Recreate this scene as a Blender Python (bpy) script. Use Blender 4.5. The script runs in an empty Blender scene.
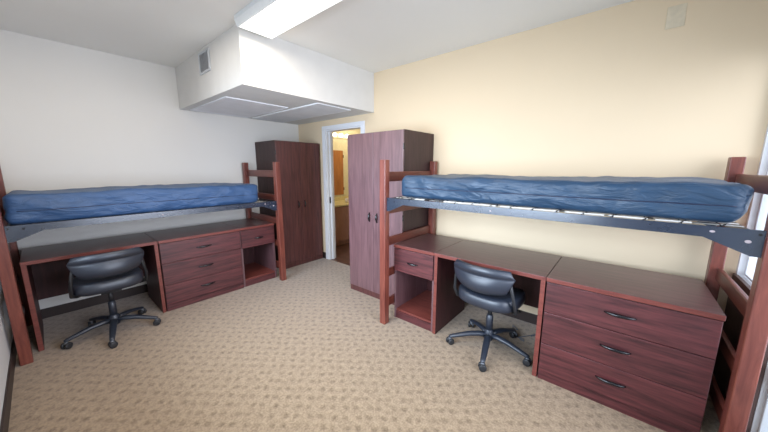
import bpy, bmesh, math, random
from mathutils import Vector, Matrix, noise
random.seed(4)
C = bpy.context.scene.collection
PI = math.pi
D2R = PI/180

# ------------------------------------------------------------------ materials
def newmat(name):
    m = bpy.data.materials.new(name); m.use_nodes = True
    nt = m.node_tree; b = nt.nodes['Principled BSDF']
    return m, nt, b
def setspec(b, v):
    b.inputs['Specular IOR Level'].default_value = v
def plain(name, col, rough=.5, metal=0, spec=.5, var=.06, scale=30, bump=0):
    m, nt, b = newmat(name)
    b.inputs['Roughness'].default_value = rough; b.inputs['Metallic'].default_value = metal; setspec(b, spec)
    tc = nt.nodes.new('ShaderNodeTexCoord'); n = nt.nodes.new('ShaderNodeTexNoise')
    n.inputs['Scale'].default_value = scale; n.inputs['Detail'].default_value = 4
    nt.links.new(tc.outputs['Object'], n.inputs['Vector'])
    r = nt.nodes.new('ShaderNodeValToRGB')
    r.color_ramp.elements[0].position = .3; r.color_ramp.elements[1].position = .7
    r.color_ramp.elements[0].color = (*[c*(1-var) for c in col], 1); r.color_ramp.elements[1].color = (*[min(1, c*(1+var)) for c in col], 1)
    nt.links.new(n.outputs['Fac'], r.inputs['Fac']); nt.links.new(r.outputs['Color'], b.inputs['Base Color'])
    if bump:
        bp = nt.nodes.new('ShaderNodeBump'); bp.inputs['Strength'].default_value = bump; bp.inputs['Distance'].default_value = .01
        nt.links.new(n.outputs['Fac'], bp.inputs['Height']); nt.links.new(bp.outputs['Normal'], b.inputs['Normal'])
    return m
def wood(name, dark, light, stretch, rough=.4, spec=.5, scale=1.0, coat=0):
    """stretch: scale per object axis; small number = grain runs that way"""
    m, nt, b = newmat(name)
    b.inputs['Roughness'].default_value = rough; setspec(b, spec)
    if coat: b.inputs['Coat Weight'].default_value = coat; b.inputs['Coat Roughness'].default_value = .3
    tc = nt.nodes.new('ShaderNodeTexCoord'); mp = nt.nodes.new('ShaderNodeMapping')
    mp.inputs['Scale'].default_value = [s*scale for s in stretch]
    nt.links.new(tc.outputs['Object'], mp.inputs['Vector'])
    n = nt.nodes.new('ShaderNodeTexNoise'); n.inputs['Scale'].default_value = 1; n.inputs['Detail'].default_value = 6
    n.inputs['Roughness'].default_value = .65; n.inputs['Distortion'].default_value = .6
    nt.links.new(mp.outputs['Vector'], n.inputs['Vector'])
    r = nt.nodes.new('ShaderNodeValToRGB')
    r.color_ramp.elements[0].position = .34; r.color_ramp.elements[1].position = .66
    r.color_ramp.elements[0].color = (*dark, 1); r.color_ramp.elements[1].color = (*light, 1)
    nt.links.new(n.outputs['Fac'], r.inputs['Fac']); nt.links.new(r.outputs['Color'], b.inputs['Base Color'])
    bp = nt.nodes.new('ShaderNodeBump'); bp.inputs['Strength'].default_value = .08; bp.inputs['Distance'].default_value = .002
    nt.links.new(n.outputs['Fac'], bp.inputs['Height']); nt.links.new(bp.outputs['Normal'], b.inputs['Normal'])
    return m
M = {}
LD, LL = (.034, .007, .009), (.130, .030, .032)
M['lam_x'] = wood('laminate_horizontal', LD, LL, (3, 30, 38), rough=.44, spec=.65)
M['lam_z'] = wood('laminate_vertical_lit', (.095, .040, .046), (.185, .092, .102), (40, 30, 2.5), rough=.46, spec=.9, coat=.6)  # window glare put into the colour: paler, more purple laminate
M['lam_red_dim'] = wood('laminate_vertical_red_dim', (.064, .019, .018), (.135, .045, .041), (40, 30, 2.5), rough=.45, spec=.6)  # same laminate, darker and redder: the left wardrobe's weaker light is in the colour
M['lam_top'] = wood('laminate_top', (.072, .032, .033), (.135, .062, .061), (3, 34, 30), rough=.33, spec=1.0)
M['lam_edge'] = wood('laminate_edge', (.130, .030, .024), (.21, .055, .042), (5, 40, 40), rough=.4)
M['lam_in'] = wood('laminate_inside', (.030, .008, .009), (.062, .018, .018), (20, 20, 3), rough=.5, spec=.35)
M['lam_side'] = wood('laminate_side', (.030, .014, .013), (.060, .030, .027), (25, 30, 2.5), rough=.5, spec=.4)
M['shadow_gap'] = plain('dark_gap', (.006, .004, .005), .8)
M['cherry'] = wood('cherry_post', (.120, .027, .019), (.235, .064, .042), (32, 32, 3), rough=.38, spec=.5, coat=.2)
M['cherry_rail'] = wood('cherry_rail', (.085, .017, .012), (.165, .038, .023), (30, 3, 30), rough=.36, spec=.5, coat=.25)
M['steel'] = plain('blue_grey_painted_steel', (.016, .026, .048), .24, .0, 1.0, .05, 18)
M['chrome'] = plain('brushed_chrome', (.55, .55, .56), .25, 1)
M['black_metal'] = plain('black_handle', (.012, .011, .014), .25, .3, .8)
M['plastic'] = plain('black_plastic', (.018, .024, .038), .42, 0, .75, .05, 60)
M['plastic_soft'] = plain('black_caster', (.02, .021, .024), .5)
M['caster_cap'] = plain('grey_caster_cover', (.16, .17, .19), .4)
M['casing'] = plain('white_gloss_trim', (.80, .81, .84), .4, 0, .5, .02)
M['fixture'] = plain('white_fixture_metal', (.78, .83, .86), .4, 0, .4, .02)
M['soffit'] = plain('soffit_paint', (.74, .735, .715), .85, 0, .2, .02, 8)
M['panel'] = plain('grey_panel', (.90, .91, .95), .8, 0, .2, .03, 6)
M['panel2'] = plain('grey_panel_dark', (.84, .86, .90), .8, 0, .2, .03, 6)
M['tbar'] = plain('panel_bar', (.93, .94, .97), .6)
M['vent'] = plain('vent_metal', (.60, .63, .66), .5)
M['vent_dark'] = plain('vent_dark', (.40, .41, .44), .7)
M['base'] = plain('dark_brown_vinyl_base', (.035, .022, .019), .5)
M['panel_brown'] = plain('brown_panel', (.10, .058, .048), .5)
M['sticker'] = plain('grey_sticker', (.42, .36, .38), .5)
M['white_strip'] = plain('pale_webbing', (.72, .69, .64), .7)
M['oak'] = wood('oak_door', (.36, .13, .03), (.50, .20, .055), (20, 20, 3), rough=.45)
M['vanity'] = wood('vanity_laminate', (.32, .16, .12), (.42, .22, .17), (20, 20, 3), rough=.45)
M['counter'] = plain('yellow_counter', (.72, .62, .34), .3, 0, .6, .12, 40)
M['porcelain'] = plain('white_cup', (.85, .78, .72), .3)
M['bath_wall'] = plain('bath_wall', (.80, .74, .56), .8)
M['bath_floor'] = plain('bath_floor', (.10, .045, .035), .4, 0, .5, .2, 12)
M['plate'] = plain('painted_plate', (.70, .60, .44), .6)
M['cord'] = plain('grey_cord', (.11, .12, .14), .5)

def wallmat(name, col, bump=.06):
    m, nt, b = newmat(name)
    b.inputs['Roughness'].default_value = .75; setspec(b, .25)
    tc = nt.nodes.new('ShaderNodeTexCoord')
    n = nt.nodes.new('ShaderNodeTexNoise'); n.inputs['Scale'].default_value = 1.1; n.inputs['Detail'].default_value = 3
    f = nt.nodes.new('ShaderNodeTexNoise'); f.inputs['Scale'].default_value = 120; f.inputs['Detail'].default_value = 3
    nt.links.new(tc.outputs['Object'], n.inputs['Vector']); nt.links.new(tc.outputs['Object'], f.inputs['Vector'])
    r = nt.nodes.new('ShaderNodeValToRGB')
    r.color_ramp.elements[0].color = (*[c*.97 for c in col], 1); r.color_ramp.elements[1].color = (*[min(1, c*1.03) for c in col], 1)
    nt.links.new(n.outputs['Fac'], r.inputs['Fac']); nt.links.new(r.outputs['Color'], b.inputs['Base Color'])
    bp = nt.nodes.new('ShaderNodeBump'); bp.inputs['Strength'].default_value = bump; bp.inputs['Distance'].default_value = .004
    nt.links.new(f.outputs['Fac'], bp.inputs['Height']); nt.links.new(bp.outputs['Normal'], b.inputs['Normal'])
    return m
M['wall_white'] = wallmat('cream_white_wall', (.82, .80, .755))
M['wall_yellow'] = wallmat('pale_yellow_wall', (.77, .62, .43))
M['wall_side'] = wallmat('side_wall', (.70, .71, .72))
M['ceiling'] = wallmat('textured_ceiling', (.88, .87, .83), .5)

def carpet():
    m, nt, b = newmat('woven_carpet'); L = nt.links
    b.inputs['Roughness'].default_value = .95; setspec(b, .1)
    b.inputs['Sheen Weight'].default_value = .55; b.inputs['Sheen Roughness'].default_value = .45; b.inputs['Sheen Tint'].default_value = (.93, .93, 1, 1)
    geo = nt.nodes.new('ShaderNodeNewGeometry'); mp = nt.nodes.new('ShaderNodeMapping')
    mp.inputs['Rotation'].default_value = (0, 0, 45*D2R)
    mp.inputs['Scale'].default_value = (1/.118, 1/.092, 1); mp.inputs['Rotation'].default_value = (0, 0, 0)
    mp.inputs['Location'].default_value = (-.22, .28, 0)
    L.new(geo.outputs['Position'], mp.inputs['Vector'])
    nz = nt.nodes.new('ShaderNodeTexNoise'); nz.inputs['Scale'].default_value = 22; nz.inputs['Detail'].default_value = 2
    L.new(geo.outputs['Position'], nz.inputs['Vector'])
    wob = nt.nodes.new('ShaderNodeVectorMath'); wob.operation = 'MULTIPLY_ADD'
    wob.inputs[1].default_value = (.16, .16, 0); L.new(nz.outputs['Color'], wob.inputs[0]); L.new(mp.outputs['Vector'], wob.inputs[2])
    fr_ = nt.nodes.new('ShaderNodeVectorMath'); fr_.operation = 'FRACTION'; L.new(wob.outputs['Vector'], fr_.inputs[0])
    def mth(op, a, bb=None):
        n = nt.nodes.new('ShaderNodeMath'); n.operation = op
        for i, v in enumerate((a, bb)):
            if v is None: continue
            if isinstance(v, (int, float)): n.inputs[i].default_value = v
            else: L.new(v, n.inputs[i])
        return n.outputs[0]
    def spot(cx, cy):
        sb = nt.nodes.new('ShaderNodeVectorMath'); sb.operation = 'SUBTRACT'; L.new(fr_.outputs[0], sb.inputs[0]); sb.inputs[1].default_value = (cx, cy, 0)
        ml = nt.nodes.new('ShaderNodeVectorMath'); ml.operation = 'MULTIPLY'; L.new(sb.outputs[0], ml.inputs[0]); ml.inputs[1].default_value = (.118, .092, 0)
        ln = nt.nodes.new('ShaderNodeVectorMath'); ln.operation = 'LENGTH'; L.new(ml.outputs[0], ln.inputs[0])
        mr = nt.nodes.new('ShaderNodeMapRange'); mr.interpolation_type = 'SMOOTHSTEP'; L.new(ln.outputs['Value'], mr.inputs['Value'])
        mr.inputs['From Min'].default_value = .006; mr.inputs['From Max'].default_value = .028; mr.inputs['To Min'].default_value = 1; mr.inputs['To Max'].default_value = 0
        return mr.outputs[0]
    v = mth('MULTIPLY', mth('SUBTRACT', .35, mth('ADD', spot(.30, .29), spot(.69, .70))), .34)
    fine = nt.nodes.new('ShaderNodeTexNoise'); fine.inputs['Scale'].default_value = 85; fine.inputs['Detail'].default_value = 3
    L.new(geo.outputs['Position'], fine.inputs['Vector'])
    big = nt.nodes.new('ShaderNodeTexNoise'); big.inputs['Scale'].default_value = 28; big.inputs['Detail'].default_value = 2
    L.new(geo.outputs['Position'], big.inputs['Vector'])
    v = mth('ADD', v, mth('MULTIPLY', mth('SUBTRACT', fine.outputs['Fac'], .5), 1.3))
    v = mth('ADD', v, mth('MULTIPLY', mth('SUBTRACT', big.outputs['Fac'], .5), .9))
    v = mth('ADD', mth('MULTIPLY', v, .5), .5)
    r = nt.nodes.new('ShaderNodeValToRGB')
    r.color_ramp.elements[0].position = .2; r.color_ramp.elements[1].position = .85
    r.color_ramp.elements[0].color = (.130, .086, .047, 1); r.color_ramp.elements[1].color = (.43, .320, .205, 1)
    L.new(v, r.inputs['Fac']); L.new(r.outputs['Color'], b.inputs['Base Color'])
    bp = nt.nodes.new('ShaderNodeBump'); bp.inputs['Strength'].default_value = .35; bp.inputs['Distance'].default_value = .006
    L.new(v, bp.inputs['Height']); L.new(bp.outputs['Normal'], b.inputs['Normal'])
    return m
M['carpet'] = carpet()

def nylon(name, col, rough=.36):
    m, nt, b = newmat(name); L = nt.links
    b.inputs['Roughness'].default_value = rough; setspec(b, .5)
    b.inputs['Sheen Weight'].default_value = .04; b.inputs['Sheen Tint'].default_value = (.5, .7, 1, 1)
    tc = nt.nodes.new('ShaderNodeTexCoord'); mp = nt.nodes.new('ShaderNodeMapping'); mp.inputs['Rotation'].default_value = (0, .65, 0); mp.inputs['Scale'].default_value = (3.5, 8, 11)
    L.new(tc.outputs['Object'], mp.inputs['Vector'])
    n = nt.nodes.new('ShaderNodeTexNoise'); n.inputs['Scale'].default_value = 1.6; n.inputs['Detail'].default_value = 3; n.inputs['Distortion'].default_value = 1.8
    L.new(mp.outputs['Vector'], n.inputs['Vector'])
    r = nt.nodes.new('ShaderNodeValToRGB'); r.color_ramp.elements[0].position = .3; r.color_ramp.elements[1].position = .7
    r.color_ramp.elements[0].color = (*[c*.88 for c in col], 1); r.color_ramp.elements[1].color = (*[c*1.12 for c in col], 1)
    L.new(n.outputs['Fac'], r.inputs['Fac']); L.new(r.outputs['Color'], b.inputs['Base Color'])
    bp = nt.nodes.new('ShaderNodeBump'); bp.inputs['Strength'].default_value = .5; bp.inputs['Distance'].default_value = .022
    L.new(n.outputs['Fac'], bp.inputs['Height']); L.new(bp.outputs['Normal'], b.inputs['Normal'])
    return m
M['nylon'] = nylon('navy_nylon', (.030, .078, .185), .46)
M['nylon_teal'] = nylon('navy_teal_nylon', (.015, .045, .092), .44)
M['nylon_dark'] = plain('navy_seam', (.008, .014, .045), .5)

def emit(name, col, s):
    m, nt, b = newmat(name)
    b.inputs['Base Color'].default_value = (*col, 1); b.inputs['Emission Color'].default_value = (*col, 1); b.inputs['Emission Strength'].default_value = s
    return m
M['lens'] = emit('lit_diffuser', (1, .96, .88), 1.6)
M['bulb'] = emit('lit_globe', (1, .93, .78), 3)
def glass():
    m = bpy.data.materials.new('window_glass'); m.use_nodes = True; nt = m.node_tree
    nt.nodes.clear(); o = nt.nodes.new('ShaderNodeOutputMaterial'); t = nt.nodes.new('ShaderNodeBsdfTransparent'); g = nt.nodes.new('ShaderNodeBsdfGlossy')
    g.inputs['Roughness'].default_value = .02; mx = nt.nodes.new('ShaderNodeMixShader'); mx.inputs[0].default_value = .06
    nt.links.new(t.outputs[0], mx.inputs[1]); nt.links.new(g.outputs[0], mx.inputs[2]); nt.links.new(mx.outputs[0], o.inputs[0])
    return m
M['glass'] = glass()

# ------------------------------------------------------------------ mesh helpers
class MB:
    def __init__(s): s.bm = bmesh.new()
    def box(s, a, b, bev=0, seg=2):
        lo = [min(a[i], b[i]) for i in range(3)]; hi = [max(a[i], b[i]) for i in range(3)]
        t = bmesh.new()
        bmesh.ops.create_cube(t, size=1)
        for v in t.verts:
            v.co = Vector([(lo[i]+hi[i])/2 + v.co[i]*(hi[i]-lo[i]) for i in range(3)])
        if bev:
            bmesh.ops.bevel(t, geom=t.edges[:], offset=min(bev, .45*min(hi[i]-lo[i] for i in range(3))), segments=seg, affect='EDGES', profile=.5)
        s.merge(t); return s
    def merge(s, t, mat=None):
        if mat: bmesh.ops.transform(t, matrix=mat, verts=t.verts[:])
        me = bpy.data.meshes.new('tmp'); t.to_mesh(me); t.free(); s.bm.from_mesh(me); bpy.data.meshes.remove(me)
    def prism(s, pts, ax, a, b, bev=0):
        """polygon pts (2d) extruded along axis ax from a to b"""
        t = bmesh.new(); n = len(pts)
        def mk(p, h):
            if ax == 'y': return (p[0], h, p[1])
            if ax == 'x': return (h, p[0], p[1])
            return (p[0], p[1], h)
        A = [t.verts.new(mk(p, a)) for p in pts]; B = [t.verts.new(mk(p, b)) for p in pts]
        t.faces.new(A); t.faces.new(B[::-1])
        for i in range(n): t.faces.new((A[i], B[i], B[(i+1) % n], A[(i+1) % n]))
        bmesh.ops.recalc_face_normals(t, faces=t.faces[:])
        if bev: bmesh.ops.bevel(t, geom=t.edges[:], offset=bev, segments=2, affect='EDGES')
        s.merge(t); return s
    def tube(s, pts, rad, n=10, squash=None):
        """swept tube; rad is a number or one per point; squash=(sx,sy) on the frame"""
        pts = [Vector(p) for p in pts]
        if isinstance(rad, (int, float)): rad = [rad]*len(pts)
        t = bmesh.new(); rings = []; up = Vector((0, 0, 1))
        for i, p in enumerate(pts):
            d = (pts[min(i+1, len(pts)-1)]-pts[max(i-1, 0)]).normalized()
            u = up if abs(d.dot(up)) < .95 else Vector((1, 0, 0))
            x = d.cross(u).normalized(); y = x.cross(d).normalized()
            sx, sy = squash or (1, 1)
            rings.append([t.verts.new(p + x*math.cos(k*2*PI/n)*rad[i]*sx + y*math.sin(k*2*PI/n)*rad[i]*sy) for k in range(n)])
        for a, b in zip(rings, rings[1:]):
            for k in range(n): t.faces.new((a[k], a[(k+1) % n], b[(k+1) % n], b[k]))
        t.faces.new(rings[0][::-1]); t.faces.new(rings[-1])
        bmesh.ops.recalc_face_normals(t, faces=t.faces[:])
        s.merge(t); return s
    def lathe(s, prof, cx=0, cy=0, n=24, mat=None):
        """prof: list (r,z)"""
        t = bmesh.new(); rings = []
        for r, z in prof:
            rings.append([t.verts.new((cx+r*math.cos(k*2*PI/n), cy+r*math.sin(k*2*PI/n), z)) for k in range(n)])
        for a, b in zip(rings, rings[1:]):
            for k in range(n): t.faces.new((a[k], a[(k+1) % n], b[(k+1) % n], b[k]))
        t.faces.new(rings[0][::-1]); t.faces.new(rings[-1])
        bmesh.ops.recalc_face_normals(t, faces=t.faces[:])
        s.merge(t, mat); return s
    def build(s, name, mat, parent=None, smooth=False):
        me = bpy.data.meshes.new(name); s.bm.to_mesh(me); s.bm.free()
        me.materials.append(mat)
        if smooth:
            for p in me.polygons: p.use_smooth = True
        o = bpy.data.objects.new(name, me); C.objects.link(o)
        if parent: o.parent = parent
        return o
def add_mat_by(o, mat, test):
    o.data.materials.append(mat); k = len(o.data.materials)-1
    for p in o.data.polygons:
        if test(p): p.material_index = k
def autosmooth(o, ang=40):
    for p in o.data.polygons: p.use_smooth = True
    o.data.set_sharp_from_angle(angle=ang*D2R)
def tag(o, label=None, cat=None, group=None, kind=None):
    if label: o['label'] = label
    if cat: o['category'] = cat
    if group: o['group'] = group
    if kind: o['kind'] = kind
    return o
def empty(name, loc=(0, 0, 0), rz=0, **k):
    o = bpy.data.objects.new(name, None); C.objects.link(o); o.location = loc; o.rotation_euler = (0, 0, rz)
    o.empty_display_size = .1
    return tag(o, **k)
def copy_tree(o, parent=None):
    c = o.copy(); C.objects.link(c); c.parent = parent
    for ch in list(o.children): copy_tree(ch, c)
    return c
def struct(name, mb, mat, label=None):
    o = mb.build(name, mat); return tag(o, label, None, None, 'structure')

# ------------------------------------------------------------------ room
RX, RY, HC = 4.94, -3.215, 2.675
T = .12
o = struct('floor', MB().box((-.12, RY-.12, -.1), (RX+.12, .0, 0)), M['carpet'])
o = struct('wall_left', MB().box((-T, RY-T, 0), (0, T, HC)), M['wall_white'])
dx0, dx1, dtop = .715, 1.475, 2.052
w = MB().box((0, 0, 0), (dx0, T, HC)).box((dx1, 0, 0), (RX+T, T, HC)).box((dx0, 0, dtop), (dx1, T, HC))
o = struct('wall_right', w, M['wall_yellow'])
ya, yb, yc = -.03, -.70, -2.55     # window then glazed door along the side wall
zt = 2.2
w = MB().box((RX, ya, 0), (RX+T, 0, HC)).box((RX, yc, zt), (RX+T, ya, HC)).box((RX, RY-T, 0), (RX+T, yc, HC)).box((RX+.01, yb, 0), (RX+T, ya, .79))
struct('wall_side', w, M['wall_side'])
struct('trim_2', MB().box((RX-.012, yb+.001, .101), (RX+.0095, -.0005, .80), .003), M['panel_brown'], 'dark brown panel on the side wall below the window')
def glazing(name, y0, y1, z0, z1, bars=()):
    g = empty(name, (RX, y0, z0), kind='structure'); a = y1-y0; h = z1-z0
    f = MB()
    for p, q in (((.03, 0, 0), (.06, .014, h)), ((.03, a-.014, 0), (.06, a, h)), ((.03, .014, 0), (.06, a-.014, .014)), ((.03, .014, h-.035), (.06, a-.014, h))): f.box(p, q, .003)
    for z in bars: f.box((.03, .014, z-z0-.04), (.06, a-.014, z-z0+.04), .003)
    f.build('window_frame', M['fixture'], g)
    MB().box((.042, .014, .014), (.048, a-.014, h-.035)).build('pane', M['glass'], g)
glazing('window_2', yb+.002, ya-.002, .802, zt-.002)
glazing('window_3', yc+.002, yb-.002, .102, zt-.002, (.485,))
wx0, wx1, wz0, wz1 = 1.3, 4.0, .86, 2.05
w = MB().box((0, RY-T, 0), (wx0, RY, HC)).box((wx1, RY-T, 0), (RX, RY, HC)).box((wx0, RY-T, 0), (wx1, RY, wz0)).box((wx0, RY-T, wz1), (wx1, RY, HC))
struct('wall_back', w, M['wall_side'])
struct('ceiling', MB().box((-T, RY-T, HC), (RX+T, T, HC+.1)), M['ceiling'])
# window behind the camera
wn = empty('window_1', ((wx0+wx1)/2, RY-T, wz0), kind='structure')
W2, Hh = (wx1-wx0)/2, wz1-wz0
fr = MB()
for a, b in (((-W2, .02, 0), (-W2+.05, .09, Hh)), ((W2-.05, .02, 0), (W2, .09, Hh)), ((-W2+.05, .02, 0), (W2-.05, .09, .05)), ((-W2+.05, .02, Hh-.05), (W2-.05, .09, Hh)), ((-.025, .02, .05), (.025, .09, Hh-.05))):
    fr.box(a, b, .004)
fr.build('window_frame', M['fixture'], wn)
MB().box((-W2+.05, .05, .05), (W2-.05, .056, Hh-.05)).build('pane', M['glass'], wn)
MB().box((-W2-.03, .125, -.03), (W2+.03, .17, -.003), .004).build('window_sill', M['casing'], wn)
# baseboards
def baseboard(name, a, b): struct(name, MB().box(a, b, .003), M['base'])
baseboard('baseboard_left', (0.0005, RY+.013, 0), (.012, -.0005, .1))
struct('baseboard_right', MB().box((.013, -.012, 0), (.638, -.0005, .1), .003).box((1.552, -.012, 0), (RX-.013, -.0005, .1), .003), M['base'])
baseboard('baseboard_side', (RX-.012, RY+.013, 0), (RX+.03, -.0005, .1))
baseboard('baseboard_back', (0, RY+.0005, 0), (RX, RY+.012, .1))
# doorway casing
d = empty('door_1', (dx0, 0, 0), kind='structure')
cw = .075; dw = dx1-dx0
for nm, a, b in (('casing', (-cw, -.018, 0), (0.0, -.0005, dtop)), ('casing', (dw, -.018, 0), (dw+cw, -.0005, dtop)), ('casing', (-cw, -.018, dtop), (dw+cw, -.0005, 2.11))):
    MB().box(a, b, .004).build(nm, M['casing'], d)
MB().box((0, 0, 0), (.018, T, dtop)).box((dw-.018, 0, 0), (dw, T, dtop)).box((.018, 0, dtop-.018), (dw-.018, T, dtop)).box((.018, .05, 0), (.032, .085, dtop-.018)).build('jamb', M['casing'], d)
st = MB().box((.018, .02, .93), (.0205, .045, 1.03)).build('strike_plate', M['black_metal'], d)

# soffit
SX, SY, HS = 1.709, -1.683, 2.195
struct('trim_1', MB().box((0.0005, SY, HS), (SX, -.0005, HC-.0005)), M['soffit'], 'boxed-in white soffit below the ceiling in the corner')
p = empty('soffit_panel', (.10, -1.60, HS), label='pale grey access panel under the soffit, nearest its outer corner', cat='panel', group='panels under the soffit')
MB().box((0, 0, -.008), (1.05, .70, -.0005)).build('panel_board', M['panel'], p)
f = MB()
for a, b in (((0, 0, -.011), (1.05, .008, -.008)), ((0, .692, -.011), (1.05, .70, -.008)), ((0, .008, -.011), (.008, .692, -.008)), ((1.042, .008, -.011), (1.05, .692, -.008))): f.box(a, b)
f.build('panel_frame', M['panel2'], p)
p = empty('soffit_panel', (.10, -.80, HS), label='darker grey access panel under the soffit, close above the doorway', cat='panel', group='panels under the soffit')
MB().box((0, 0, -.010), (1.52, .46, -.0005)).build('panel_board', M['panel2'], p)
f = MB()
for a, b in (((0, -.03, -.011), (1.52, .0, -.0005)), ((0, .46, -.011), (1.52, .47, -.0005))): f.box(a, b)
f.build('panel_frame', M['tbar'], p)
# air vent on the soffit face
v = empty('air_vent', (.795, SY, 2.435), label='white metal air vent with vertical louvres on the soffit face', cat='vent')
vw, vh = .275, .205
f = MB()
for a, b in (((0, -.012, 0), (.025, -.0005, vh)), ((vw-.025, -.012, 0), (vw, -.0005, vh)), ((.025, -.012, 0), (vw-.025, -.0005, .02)), ((.025, -.012, vh-.02), (vw-.025, -.0005, vh))): f.box(a, b, .002)
f.build('frame', M['vent'], v)
MB().box((.025, -.003, .02), (vw-.025, -.0005, vh-.02)).build('backing', M['vent_dark'], v)
for k in range(7):
    x = .040+k*.0325
    MB().prism([(x-.004, -.004), (x+.002, -.004), (x+.012, -.014), (x+.006, -.014)], 'z', .02, vh-.02).build('louvre', M['vent'], v)

# ceiling light
L = empty('ceiling_light', (1.80, -1.755, HC), label='long white rectangular ceiling light with glowing lens beside the soffit', cat='ceiling light')
lw, ll, lh = .335, 1.24, .075
f = MB().prism([(0, 0), (lw, 0), (lw, -.03), (lw-.02, -lh), (.02, -lh), (0, -.03)], 'x', 0, .02).prism([(0, 0), (lw, 0), (lw, -.03), (lw-.02, -lh), (.02, -lh), (0, -.03)], 'x', ll-.02, ll)
f.box((.02, 0, -.03), (ll-.02, lw, -.0005))
f.prism([(0, -.03), (.012, -.03), (.030, -lh), (.02, -lh)], 'x', .02, ll-.02).prism([(lw-.012, -.03), (lw, -.03), (lw-.02, -lh), (lw-.030, -lh)], 'x', .02, ll-.02)
f.build('housing', M['fixture'], L)
MB().box((.02, .030, -lh-.004), (ll-.02, lw-.030, -lh+.006), .003).build('diffuser', M['lens'], L)

# painted blank plate high on right wall
bp = MB().box((4.405, -.006, 2.43), (4.50, 0, 2.57), .003).build('wall_plate', M['plate'])
tag(bp, 'small blank cover plate painted like the yellow wall, high up near the ceiling', 'wall plate')

# ------------------------------------------------------------------ vanity room behind the doorway
struct('floor_vanity', MB().box((-.5, .0, -.1), (1.9, 2.2, -.001)), M['bath_floor'])
struct('wall_vanity', MB().box((-.47, T, 0), (-.35, 2.2, 2.4)).box((-.35, 2.08, 0), (1.9, 2.2, 2.4)).box((1.78, T, 0), (1.9, 2.08, 2.4)), M['bath_wall'])
struct('ceiling_vanity', MB().box((-.47, T, 2.4), (1.9, 2.2, 2.5)), M['ceiling'])
vn = empty('vanity_cabinet', (-.345, .50, 0), label='low brown vanity cabinet seen through the doorway', cat='cabinet')
MB().box((0, 0, .08), (.57, 1.3, .765)).box((0, 0.02, 0), (.52, 1.28, .08)).build('body', M['vanity'], vn)
for k in range(3):
    dd = MB().box((.571, .02+k*.425, .10), (.586, .43+k*.425, .745), .003).build('door', M['vanity'], vn)
    hp = MB().tube([(.588, .39+k*.425, .55), (.605, .39+k*.425, .565), (.605, .39+k*.425, .635), (.588, .39+k*.425, .65)], .005).build('handle', M['black_metal'], dd)
ct = MB().box((-.345, .48, .767), (.26, 1.82, .80), .006).box((-.345, .48, .80), (-.325, 1.82, .88), .004).build('countertop', M['counter'])
tag(ct, 'yellow speckled countertop on the vanity seen through the doorway', 'countertop')
oc = empty('wall_cabinet', (-.35, 1.0, .92), label='tall orange-brown wooden cabinet door above the vanity counter', cat='cabinet')
MB().box((0, 0, 0), (.02, .285, .92), .003).build('door', M['oak'], oc)
for z in (.12, .80): MB().box((.0, .285, z-.03), (.024, .30, z+.03), .002).build('hinge', M['black_metal'], oc)
cp = MB().lathe([(.028, .8005), (.034, .84), (.036, .885), (.030, .885), (.026, .81)], .05, 1.02).build('cup', M['porcelain'], None, True)
tag(cp, 'pale cup standing on the vanity countertop', 'cup')
lb = empty('vanity_light', (-.35, .95, 2.14), label='vanity light bar with a row of glowing globe bulbs through the doorway', cat='light')
MB().box((0.0005, 0, -.05), (.03, .80, .05), .004).build('light_bar', M['bath_wall'], lb)
for k in range(5):
    t = bmesh.new(); bmesh.ops.create_icosphere(t, subdivisions=3, radius=.042); m_ = MB(); m_.merge(t, Matrix.Translation((.085, .07+k*.165, 0))); m_.lathe([(.015, -.06), (.015, .0)], 0, 0, 12, Matrix.Translation((.085, .07+k*.165, 0)) @ Matrix.Rotation(PI/2, 4, 'Y'))
    m_.build('globe_bulb', M['bulb'], lb, True)

# ------------------------------------------------------------------ furniture
def pull(mb, c, length, axis, out=.019):
    """bow handle centred at c on a face looking to -Y, running along axis"""
    n = 15; pts = []; rad = []
    for i in range(n):
        s = -1+2*i/(n-1); a = s*length/2
        o_ = out*(1-s*s)**.6 if abs(s) < 1 else 0
        q = Vector(c); q.y -= o_+.001
        if axis == 'x': q.x += a
        else: q.z += a
        pts.append(q); rad.append(.004+.0065*(1-abs(s)**2.4))
    mb.tube(pts, rad, 10, (1.0, 1.0)); return mb

UD = .62    # depth of the low units
def make_nightstand():
    w, h = .443, .762
    r = empty('nightstand')
    MB().box((0, -UD+.018, 0), (.019, 0, h-.03), .001).build('side_panel', M['lam_z'], r)
    MB().box((w-.019, -UD+.018, 0), (w, 0, h-.03), .001).build('side_panel', M['lam_z'], r)
    t = MB().box((-.001, -UD, h-.03), (w+.001, 0, h), .003).build('top', M['lam_top'], r)
    add_mat_by(t, M['lam_edge'], lambda p: p.normal.y < -.5)
    MB().box((.019, -UD+.03, .075), (w-.019, -.02, .095)).build('shelf', M['lam_edge'], r)
    MB().box((.019, -UD+.022, 0), (w-.019, -UD+.04, .074)).build('plinth', M['lam_x'], r)
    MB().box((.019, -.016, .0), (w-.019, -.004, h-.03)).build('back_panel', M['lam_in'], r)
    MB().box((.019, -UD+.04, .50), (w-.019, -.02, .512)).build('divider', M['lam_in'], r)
    dr = MB().box((.006, -UD+.0, .503), (w-.006, -UD+.0175, h-.034), .0025).build('drawer', M['lam_x'], r)
    pull(MB(), (w/2, -UD, .610), .115, 'x').build('handle', M['black_metal'], dr, True)
    return r
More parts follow.
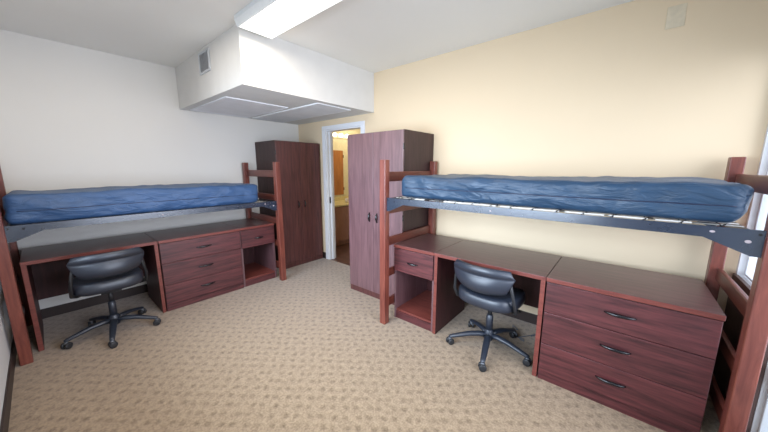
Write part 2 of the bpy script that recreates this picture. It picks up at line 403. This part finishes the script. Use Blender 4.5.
def make_dresser():
    w, h = .798, .762
    r = empty('dresser')
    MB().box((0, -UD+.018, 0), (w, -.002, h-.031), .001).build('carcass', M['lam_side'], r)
    t = MB().box((-.001, -UD-.004, h-.03), (w+.001, 0, h), .003).build('top', M['lam_top'], r)
    add_mat_by(t, M['lam_edge'], lambda p: p.normal.y < -.5)
    MB().box((.003, -UD+.006, 0), (w-.003, -UD+.0178, .066)).build('plinth', M['lam_x'], r)
    for z0, z1, hz in ((.070, .278, .184), (.282, .512, .405), (.516, h-.034, .626)):
        dr = MB().box((.004, -UD, z0), (w-.004, -UD+.0176, z1), .0025).build('drawer', M['lam_x'], r)
        pull(MB(), (w/2, -UD, hz), .148, 'x').build('handle', M['black_metal'], dr, True)
    return r
def make_desk():
    w, h = .862, .762
    r = empty('desk')
    for x in (0, w-.03):
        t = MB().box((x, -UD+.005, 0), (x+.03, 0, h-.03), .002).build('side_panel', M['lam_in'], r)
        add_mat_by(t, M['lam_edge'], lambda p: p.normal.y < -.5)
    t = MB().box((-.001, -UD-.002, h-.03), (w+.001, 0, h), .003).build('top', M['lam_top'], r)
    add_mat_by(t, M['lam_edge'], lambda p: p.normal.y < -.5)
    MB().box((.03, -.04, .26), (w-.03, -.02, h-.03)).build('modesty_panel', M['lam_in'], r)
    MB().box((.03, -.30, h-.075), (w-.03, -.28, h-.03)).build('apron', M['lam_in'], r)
    return r
BW = {}
def make_wardrobe(w, depth=.575, h=1.861, face='lam_z'):
    r = empty('wardrobe')
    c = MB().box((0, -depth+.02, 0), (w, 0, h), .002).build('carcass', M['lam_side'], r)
    MB().box((.004, -depth+.008, 0), (w-.004, -depth+.0195, .064)).build('plinth', M['lam_red_dim'], r)
    for s in (0, 1):
        a, b = (.003, w/2-.0015) if s == 0 else (w/2+.0015, w-.003)
        dr = MB().box((a, -depth, .068), (b, -depth+.0195, h-.004), .0025).build('door', M[face], r)
        hx = w/2+(-.055 if s == 0 else .055)
        pull(MB(), (hx, -depth, .945), .105, 'z').build('handle', M['black_metal'], dr, True)
        for z in (.16, .98, 1.70):
            ex = a-.004 if s == 0 else b-.006
            MB().box((ex, -depth+.002, z-.03), (ex+.010, -depth+.024, z+.03), .002).build('hinge', M['black_metal'], dr)
    return r

ns = make_nightstand(); dk = make_desk(); ds = make_dresser()
BR = -.163; BL = .167
ns.location = (2.659, BR, 0); dk.location = (3.107, BR, 0); ds.location = (3.974, BR, 0)
tag(ns, 'small nightstand with one drawer and open shelf beside the desk on the yellow-wall side', 'nightstand', 'nightstands at the bed ends')
tag(dk, 'open kneehole desk between nightstand and dresser under the right bed', 'desk', 'desks under the beds')
tag(ds, 'wide three-drawer dresser under the right bed, nearest the camera', 'dresser', 'dressers under the beds')
ns2 = copy_tree(ns); dk2 = copy_tree(dk); ds2 = copy_tree(ds)
for o, y in ((ns2, -1.415), (dk2, -3.087), (ds2, -2.2185)):
    o.rotation_euler = (0, 0, PI/2); o.location = (BL, y, 0)
tag(ns2, 'small open-shelf nightstand at the left bed end, near the corner wardrobe', 'nightstand')
tag(dk2, 'open kneehole desk at the far left under the left bed', 'desk')
tag(ds2, 'reddish three-drawer dresser under the left bed beside a nightstand', 'dresser')
wd = make_wardrobe(.797); wd.location = (1.814, -.005, 0)
tag(wd, 'tall two-door wardrobe standing against the yellow wall beside the doorway, pale purple glare tinted into its door colour', 'wardrobe', 'tall wardrobes')
wd2 = make_wardrobe(.745, .575, 1.861, 'lam_red_dim'); wd2.location = (.004, -.768, 0); wd2.rotation_euler = (0, 0, PI/2)
tag(wd2, 'tall two-door reddish wardrobe, weaker light put into its door colour, in the corner against the white wall, left of the doorway', 'wardrobe', 'tall wardrobes')

# ------------------------------------------------------------------ beds (local: x along length, y=0 wall side, front at -BD)
BLn, BD, PS = 2.245, .915, .065
def bed(zr, label, segs, dz=0):
    r = empty('bed_frame')
    H = 1.56
    for x in (0, BLn-PS):
        for y in (-PS, -BD):
            MB().box((x, y, 0), (x+PS, y+PS, H), .005).build('post', M['cherry'], r)
    for x0 in (.004, BLn-.029):
        for zc, hh in ((.187, .085), (.49, .08), (.80, .085), (1.105, .08), (1.41, .09)):
            if abs(zc-zr) < .10 and False: continue
            MB().box((x0, -BD+PS, zc-hh/2), (x0+.025, -PS, zc+hh/2), .006).build('rail', M['cherry_rail'], r)
    # steel side rails with deeper gusset ends
    a, b = PS, BLn-PS
    def side(y0, y1, yf0, yf1):
        mb = MB()
        mb.prism([(a, zr-.12), (a, zr), (b, zr), (b, zr-.12), (b-.03, zr-.12), (b-.19, zr-.05), (a+.19, zr-.05), (a+.03, zr-.12)], 'y', y0, y1)
        mb.box((a+.001, yf0, zr-.054), (b-.001, yf1, zr-.050))
        return mb
    side(-BD+.022, -BD+.027, -BD+.027, -BD+.06).build('side_rail', M['steel'], r)
    side(-.027, -.022, -.06, -.027).build('side_rail', M['steel'], r)
    for x in (a+.006, b-.045):
        MB().box((x, -BD+.063, zr-.045), (x+.005, -.063, zr-.004)).box((x, -BD+.063, zr-.049), (x+.035, -.063, zr-.045)).build('cross_angle', M['steel'], r)
    # spring deck: pale webbing edge and dark links
    dkm = MB(); zr0 = zr; zr = zr-dz
    for q0, q1 in segs: dkm.box((q0, -BD+.045, zr+.001), (q1, -BD+.075, zr+.009), .002)
    dkm.box((a+.05, -.075, zr+.003), (b-.05, -.045, zr+.012), .002)
    for i in range(9):
        y = -.12-i*.085
        dkm.box((a+.045, y-.012, zr-.004), (b-.045, y+.012, zr-.001))
    deck = dkm.build('spring_deck', M['white_strip'], r)
    lk = MB()
    n = 15
    for i in range(n):
        x = a+.12+(b-a-.24)*i/(n-1)
        lk.tube([(x-.012, -BD+.044, zr-.004), (x, -BD+.044, zr+.006), (x+.012, -BD+.060, zr+.0115), (x+.03, -BD+.10, zr+.004)], .003, 6)
        lk.tube([(x, -BD+.06, zr-.002), (x, -.06, zr-.002)], .0025, 6)
    lk.build('spring_link', M['black_metal'], deck, True)
    zr = zr0
    # stickers and bolts on the front rail
    def disc(x, z, rx, rz, mat, nm):
        t = MB(); pts = [(x+rx*math.cos(k*PI/10), z+rz*math.sin(k*PI/10)) for k in range(20)]
        t.prism(pts, 'y', -BD+.0195, -BD+.0218).build(nm, mat, r)
    disc(b-.045, zr-.055, .010, .007, M['sticker'], 'sticker')
    disc(b-.155, zr-.024, .009, .005, M['sticker'], 'sticker')
    disc(a+(b-a)*.44, zr-.03, .006, .005, M['sticker'], 'sticker')
    disc(a+.085, zr-.03, .007, .006, M['black_metal'], 'bolt')
    for k in (a+.015, b-.015, ): disc(k, zr-.02, .006, .006, M['black_metal'], 'bolt')
    tag(r, label, 'bed frame', 'raised bed frames')
    return r
def mattress(L_, W_, H_, seed, label, tint, hump=.007, taper=.035):
    """grid cloth-covered slab, local x 0..L_, y 0..-W_, z 0..H_"""
    nx, ny, nz = 84, 30, 12
    t = bmesh.new(); rc = .034
    vid = {}
    def key(p): return tuple(round(c, 5) for c in p)
    def V(i, j, k):
        p = (i/nx, j/ny, k/nz)
        kk = key(p)
        if kk in vid: return vid[kk]
        x, y, z = p[0]*L_, p[1]*W_, p[2]*H_
        # round the box: clamp to inner box, push out by rc
        r = Vector((rc*1.1, rc, rc*.9))
        q = Vector((min(max(x, r.x), L_-r.x), min(max(y, r.y), W_-r.y), min(max(z, r.z), H_-r.z)))
        dlt = Vector((x, y, z))-q
        nrm = Vector((dlt.x/r.x, dlt.y/r.y, dlt.z/r.z)); m = max(abs(nrm.x), abs(nrm.y), abs(nrm.z)); ln = nrm.length
        if ln > 0:
            nrm = nrm/ln*m; co = q+Vector((nrm.x*r.x, nrm.y*r.y, nrm.z*r.z))
        else: co = Vector((x, y, z))
        out = Vector((nrm.x, nrm.y, nrm.z)); 
        if out.length > 0: out.normalize()
        s = Vector((x*3.2+seed*7, y*4, z*9))
        wr = noise.noise(s)*.010 + noise.noise(Vector((x*9+z*14+seed, y*9, z*12-x*5)))*.008
        # diagonal pulls on the side walls
        side = abs(out.y)+abs(out.x)
        dg = math.sin(x*16+z*34+2.5*noise.noise(Vector((x*2.5+seed, 0, z*3))))*.0045*min(1, side)*(.4+abs(noise.noise(Vector((x*2, 3, seed)))))
        bulge = .008*math.sin(PI*min(1, z/H_))*min(1, side)
        seam = -.007*math.exp(-((z-H_*.46)/.007)**2)*min(1, side)
        if z > 1e-4:
            co = co+out*(wr+dg+bulge+seam)
            co.z += hump*noise.noise(Vector((x*1.7+seed*3, y*2, 0)))*(z/H_)
        else:
            co = co+Vector((out.x, out.y, 0))*wr
            co.z = max(co.z, 0)
        co.z = max(co.z, 0.0)
        if co.x > L_*.9: co.x -= taper*(1-co.z/H_)*((co.x-L_*.9)/(L_*.1))
        vid[kk] = t.verts.new((co.x, -co.y, co.z)); return vid[kk]
    def F(*a):
        try: t.faces.new(a)
        except ValueError: pass
    for i in range(nx):
        for j in range(ny):
            F(V(i, j, nz), V(i+1, j, nz), V(i+1, j+1, nz), V(i, j+1, nz)); F(V(i, j, 0), V(i, j+1, 0), V(i+1, j+1, 0), V(i+1, j, 0))
    for i in range(nx):
        for k in range(nz):
            F(V(i, 0, k), V(i+1, 0, k), V(i+1, 0, k+1), V(i, 0, k+1)); F(V(i, ny, k), V(i, ny, k+1), V(i+1, ny, k+1), V(i+1, ny, k))
    for j in range(ny):
        for k in range(nz):
            F(V(0, j, k), V(0, j, k+1), V(0, j+1, k+1), V(0, j+1, k)); F(V(nx, j, k), V(nx, j+1, k), V(nx, j+1, k+1), V(nx, j, k+1))
    bmesh.ops.recalc_face_normals(t, faces=t.faces[:])
    r = empty('mattress')
    m_ = MB(); m_.merge(t); m_.build('cover', tint, r, True)
    sm = MB(); zz = H_*.46; q = .004
    pts = []
    e = .022
    def q2(x, y): pts.append((x, -y, zz))
    ins = .0
    for x, y in ((e, 0), (L_-e, 0), (L_-e*.3, e*.3), (L_, e), (L_, W_-e), (L_-e*.3, W_-e*.3), (L_-e, W_), (e, W_), (e*.3, W_-e*.3), (0, W_-e), (0, e), (e*.3, e*.3), (e, 0)): pass
    N = 90
    for i in range(N+1):
        x = .05+(L_-.1)*i/N
        s = Vector((x*3.2+seed*7, W_*4, zz*9))
        wr = noise.noise(s)*.010 + noise.noise(Vector((x*9+zz*14+seed, W_*9, zz*12-x*5)))*.008
        dg = math.sin(x*16+zz*34+2.5*noise.noise(Vector((x*2.5+seed, 0, zz*3))))*.0045*(.4+abs(noise.noise(Vector((x*2, 3, seed)))))
        hz = hump*noise.noise(Vector((x*1.7+seed*3, W_*2, 0)))*.46
        pts.append((x, -(W_+wr+dg+.008*.99-.0025), zz+hz))
    sm.tube(pts, .003, 5).build('seam', M['nylon_dark'], r, True)
    tag(r, label, 'mattress', 'navy mattresses')
    return r
ZR, ZL = 1.226, 1.070
b1 = bed(ZR, 'raised bed frame with cherry wood posts and blue-grey steel rail along the yellow wall', [(.62, 1.02), (1.05, 1.40), (1.43, 1.62), (1.64, 1.80), (1.83, 1.96), (.35, .45)]); b1.location = (2.622, -.035, 0)
b2 = bed(ZL, 'raised bed frame with cherry wood posts and dark steel rail along the white left wall', [(.92, 1.0), (1.80, 1.98)], .0195); b2.location = (.035, -3.178, 0); b2.rotation_euler = (0, 0, PI/2)
m1 = mattress(1.915, .845, .182, 1, 'navy nylon covered mattress on the right bed', M['nylon_teal']); m1.location = (2.84, -.068, ZR+.0135)
m2 = mattress(1.905, .812, .222, 5, 'blue nylon covered mattress on the left bed', M['nylon'], .012); m2.location = (.072, -3.095, ZL-.006); m2.rotation_euler = (0, 0, PI/2)

# ------------------------------------------------------------------ task chairs (local: faces +Y, back at -Y)
def make_chair():
    r = empty('task_chair')
    # five-star base
    bs = MB().lathe([(.030, .075), (.040, .085), (.040, .125), (.034, .165), (.030, .17)], n=20)
    for k in range(5):
        a = k*72*D2R; ca, sa = math.cos(a), math.sin(a)
        pts = [(ca*x, sa*x, z) for x, z in ((.02, .115), (.08, .122), (.16, .112), (.25, .088), (.305, .074), (.322, .068))]
        bs.tube(pts, [.028, .027, .025, .022, .019, .015], 8, (1.0, .75))
    bs.build('star_base', M['plastic'], r, True)
    for k in range(5):
        a = k*72*D2R; ca, sa = math.cos(a), math.sin(a); off = .6+k*1.3
        cm = MB()
        for s in (-1, 1):
            mt = Matrix.Translation((ca*.312, sa*.312, .0285)) @ Matrix.Rotation(a+off, 4, 'Z') @ Matrix.Translation((0, s*.017, 0)) @ Matrix.Rotation(PI/2, 4, 'X')
            cm.lathe([(.018, -.010), (.027, -.008), (.028, 0), (.027, .008), (.018, .010)], 0, 0, 18, mt)
        ob = cm.build('caster', M['plastic_soft'], r, True)
        cc = MB()
        mt = Matrix.Translation((ca*.312, sa*.312, .034)) @ Matrix.Rotation(a+off, 4, 'Z')
        cc.lathe([(.011, -.006), (.014, .012), (.012, .030), (.008, .036)], 0, 0, 14, mt)
        cc.build('caster_fork', M['caster_cap'], ob, True)
    MB().lathe([(.027, .165), (.027, .285), (.022, .29), (.022, .30)], n=20).build('gas_column', M['plastic'], r, True)
    MB().lathe([(.017, .298), (.017, .40)], n=16).build('piston', M['plastic_soft'], r, True)
    mm = MB().box((-.07, -.11, .385), (.07, .12, .425), .012).tube([(.06, .02, .40), (.16, .03, .395), (.205, .03, .392)], .006, 8).tube([(.20, .03, .392), (.225, .03, .390)], .011, 8)
    autosmooth(mm.build('tilt_mechanism', M['plastic_soft'], r))
    # seat: upholstered pan with rounded outline and waterfall edges
    t = bmesh.new(); n = 48; rings = []
    prof = [(.60, .427), (.90, .430), (.985, .448), (1.0, .475), (.985, .500), (.93, .516), (.75, .520), (.45, .512), (.12, .508)]
    for s, z in prof:
        ring = []
        for k in range(n):
            a = k*2*PI/n; c, sn = math.cos(a), math.sin(a)
            e = .62
            x = .235*s*math.copysign(abs(c)**e, c); y = .225*s*math.copysign(abs(sn)**e, sn)
            zz = z
            if z > .49: zz += .018*(x/.235)**2 - (.02*(max(0, y-.08)/.14)**2) + .012*(max(0, -y-.05)/.17)
            ring.append(t.verts.new((x, y, zz)))
        rings.append(ring)
    for A, B in zip(rings, rings[1:]):
        for k in range(n): t.faces.new((A[k], A[(k+1) % n], B[(k+1) % n], B[k]))
    t.faces.new(rings[0][::-1]); t.faces.new(rings[-1]); bmesh.ops.recalc_face_normals(t, faces=t.faces[:])
    m_ = MB(); m_.merge(t); m_.build('seat', M['plastic'], r, True)
    # backrest shell, wraps forward at the sides, crease in the upper third
    t = bmesh.new(); nu, nv = 36, 20; th = .022; g = {}
    z0, z1 = .578, .785
    for side in (0, 1):
        for i in range(nu+1):
            u = -1+2*i/nu
            for j in range(nv+1):
                v_ = j/nv
                # half width narrows to the bottom with rounded corners
                hw = .240*(1-.25*max(0, (.66-v_)/.66)**1.15 - .05*max(0, (.10-v_)/.10)**2) * (1-.13*max(0, (v_-.66)/.34)**1.3)
                x = hw*u
                z = z0+(z1-z0)*v_ - .012*abs(u)**3*max(0, v_-.66)/.34
                y = -.275+.085*abs(u)**2.2                        # plan curve
                y += .022*(v_-.5)*(-1)                            # lean back
                y += -.026*math.sin(PI*min(1, (v_/.66)**.8)) if v_ < .66 else -.002-.016*math.sin(PI*(v_-.66)/.34)
                if abs(v_-.66) < .03: y += .005
                if side: y += th*(1-.6*abs(u)**6)*(1 if 0 < j < nv else .55)
                g[side, i, j] = t.verts.new((x, y, z))
    for i in range(nu):
        for j in range(nv):
            t.faces.new((g[0, i, j], g[0, i+1, j], g[0, i+1, j+1], g[0, i, j+1]))
            t.faces.new((g[1, i, j], g[1, i, j+1], g[1, i+1, j+1], g[1, i+1, j]))
    for i in range(nu):
        for j in (0, nv): t.faces.new((g[0, i, j], g[1, i, j], g[1, i+1, j], g[0, i+1, j]))
    for j in range(nv):
        for i in (0, nu): t.faces.new((g[0, i, j], g[0, i, j+1], g[1, i, j+1], g[1, i, j]))
    bmesh.ops.recalc_face_normals(t, faces=t.faces[:])
    m_ = MB(); m_.merge(t); m_.build('backrest', M['plastic'], r, True)
    for s in (-1, 1):
        MB().tube([(s*.12, -.02, .420), (s*.205, -.06, .415), (s*.238, -.12, .440), (s*.240, -.17, .52), (s*.222, -.185, .62), (s*.208, -.195, .69)], [.012, .013, .013, .012, .011, .009], 8, (1, 1.3)).build('back_support', M['plastic_soft'], r, True)
    return r
c1 = make_chair()
c1.location = (3.572, -.655, 0); c1.rotation_euler = (0, 0, 0)
c2 = copy_tree(c1)
def base_turn(ch, ang):
    for o in ch.children:
        if o.name.split('.')[0] in ('star_base', 'caster'):
            o.rotation_euler = (0, 0, ang)
base_turn(c1, -145*D2R)
c1.rotation_euler = (0, 0, -4*D2R)
for o in c2.children:
    if o.name.split('.')[0] in ('seat', 'backrest', 'back_support', 'tilt_mechanism'): o.location.z = .02
c2.location = (.86, -2.625, 0)
c2.rotation_euler = (0, 0, 92*D2R)
base_turn(c2, (-83-92)*D2R)
tag(c1, 'black five-star swivel task chair tucked under the right desk', 'chair', 'black task chairs')
tag(c2, 'black five-star swivel task chair tucked under the left desk', 'chair', 'black task chairs')

# cord under right desk
pts = []
for i in range(60):
    s = i/59
    pts.append((3.62+.24*s+.05*math.sin(s*17), -.28+.10*math.sin(s*9)+.03*math.cos(s*23), .005))
cd = MB().tube(pts, .0035, 6).build('cord', M['cord'], None, True)
tag(cd, 'thin grey cord lying on the carpet under the right desk', 'cord')

# ------------------------------------------------------------------ lights
def area(name, loc, rot, sx, sy, power, col):
    l = bpy.data.lights.new(name, 'AREA'); l.shape = 'RECTANGLE'; l.size = sx; l.size_y = sy; l.energy = power; l.color = col
    o = bpy.data.objects.new(name, l); C.objects.link(o); o.location = loc; o.rotation_euler = rot; return o
area('daylight_window', ((wx0+wx1)/2, RY-.30, 1.42), (PI/2-18*D2R, 0, 0), 2.6, 1.15, 84, (.68, .82, 1.0)).data.spread = 98*D2R
area('daylight_side', (RX+.35, (ya+yc)/2, 1.3), (PI/2-14*D2R, 0, PI/2), 2.4, 1.8, 60, (.80, .86, 1.0)).data.spread = 110*D2R
area('ceiling_lamp', (1.80+ll/2, -1.755+lw/2, HC-.09), (0, 0, 0), 1.2, .27, 13, (1, .87, .70))
area('room_fill', (2.3, -2.5, HC-.02), (0, 0, 0), 2.4, 1.0, 17, (1, .86, .68))  # unseen warm fill added under the ceiling, no fixture there
l = bpy.data.lights.new('vanity_lamp', 'POINT'); l.energy = 11; l.color = (1, .82, .5); l.shadow_soft_size = .15
o = bpy.data.objects.new('vanity_lamp', l); C.objects.link(o); o.location = (.3, 1.3, 2.1)
wd_ = bpy.data.worlds.new('sky'); bpy.context.scene.world = wd_; wd_.use_nodes = True
wd_.node_tree.nodes['Background'].inputs[0].default_value = (.75, .86, 1, 1); wd_.node_tree.nodes['Background'].inputs[1].default_value = 1.2

# ------------------------------------------------------------------ camera
cam = bpy.data.cameras.new('camera'); co = bpy.data.objects.new('camera', cam); C.objects.link(co)
cam.sensor_fit = 'HORIZONTAL'; cam.sensor_width = 36; cam.lens = 287.38/768*36; cam.clip_start = .02
yaw, pitch, roll = .6981, .1673, .0012
fw = Vector((-math.sin(yaw)*math.cos(pitch), math.cos(yaw)*math.cos(pitch), -math.sin(pitch)))
rt = Vector((math.cos(yaw), math.sin(yaw), 0)); up = rt.cross(fw)
r2 = rt*math.cos(roll)+up*math.sin(roll); u2 = -rt*math.sin(roll)+up*math.cos(roll)
mt = Matrix((r2, u2, -fw)).transposed().to_4x4(); mt.translation = (4.3177, -2.9068, 1.4925)
co.matrix_world = mt
bpy.context.scene.camera = co
bpy.context.scene.view_settings.view_transform = 'Standard'
bpy.context.scene.view_settings.exposure = .0
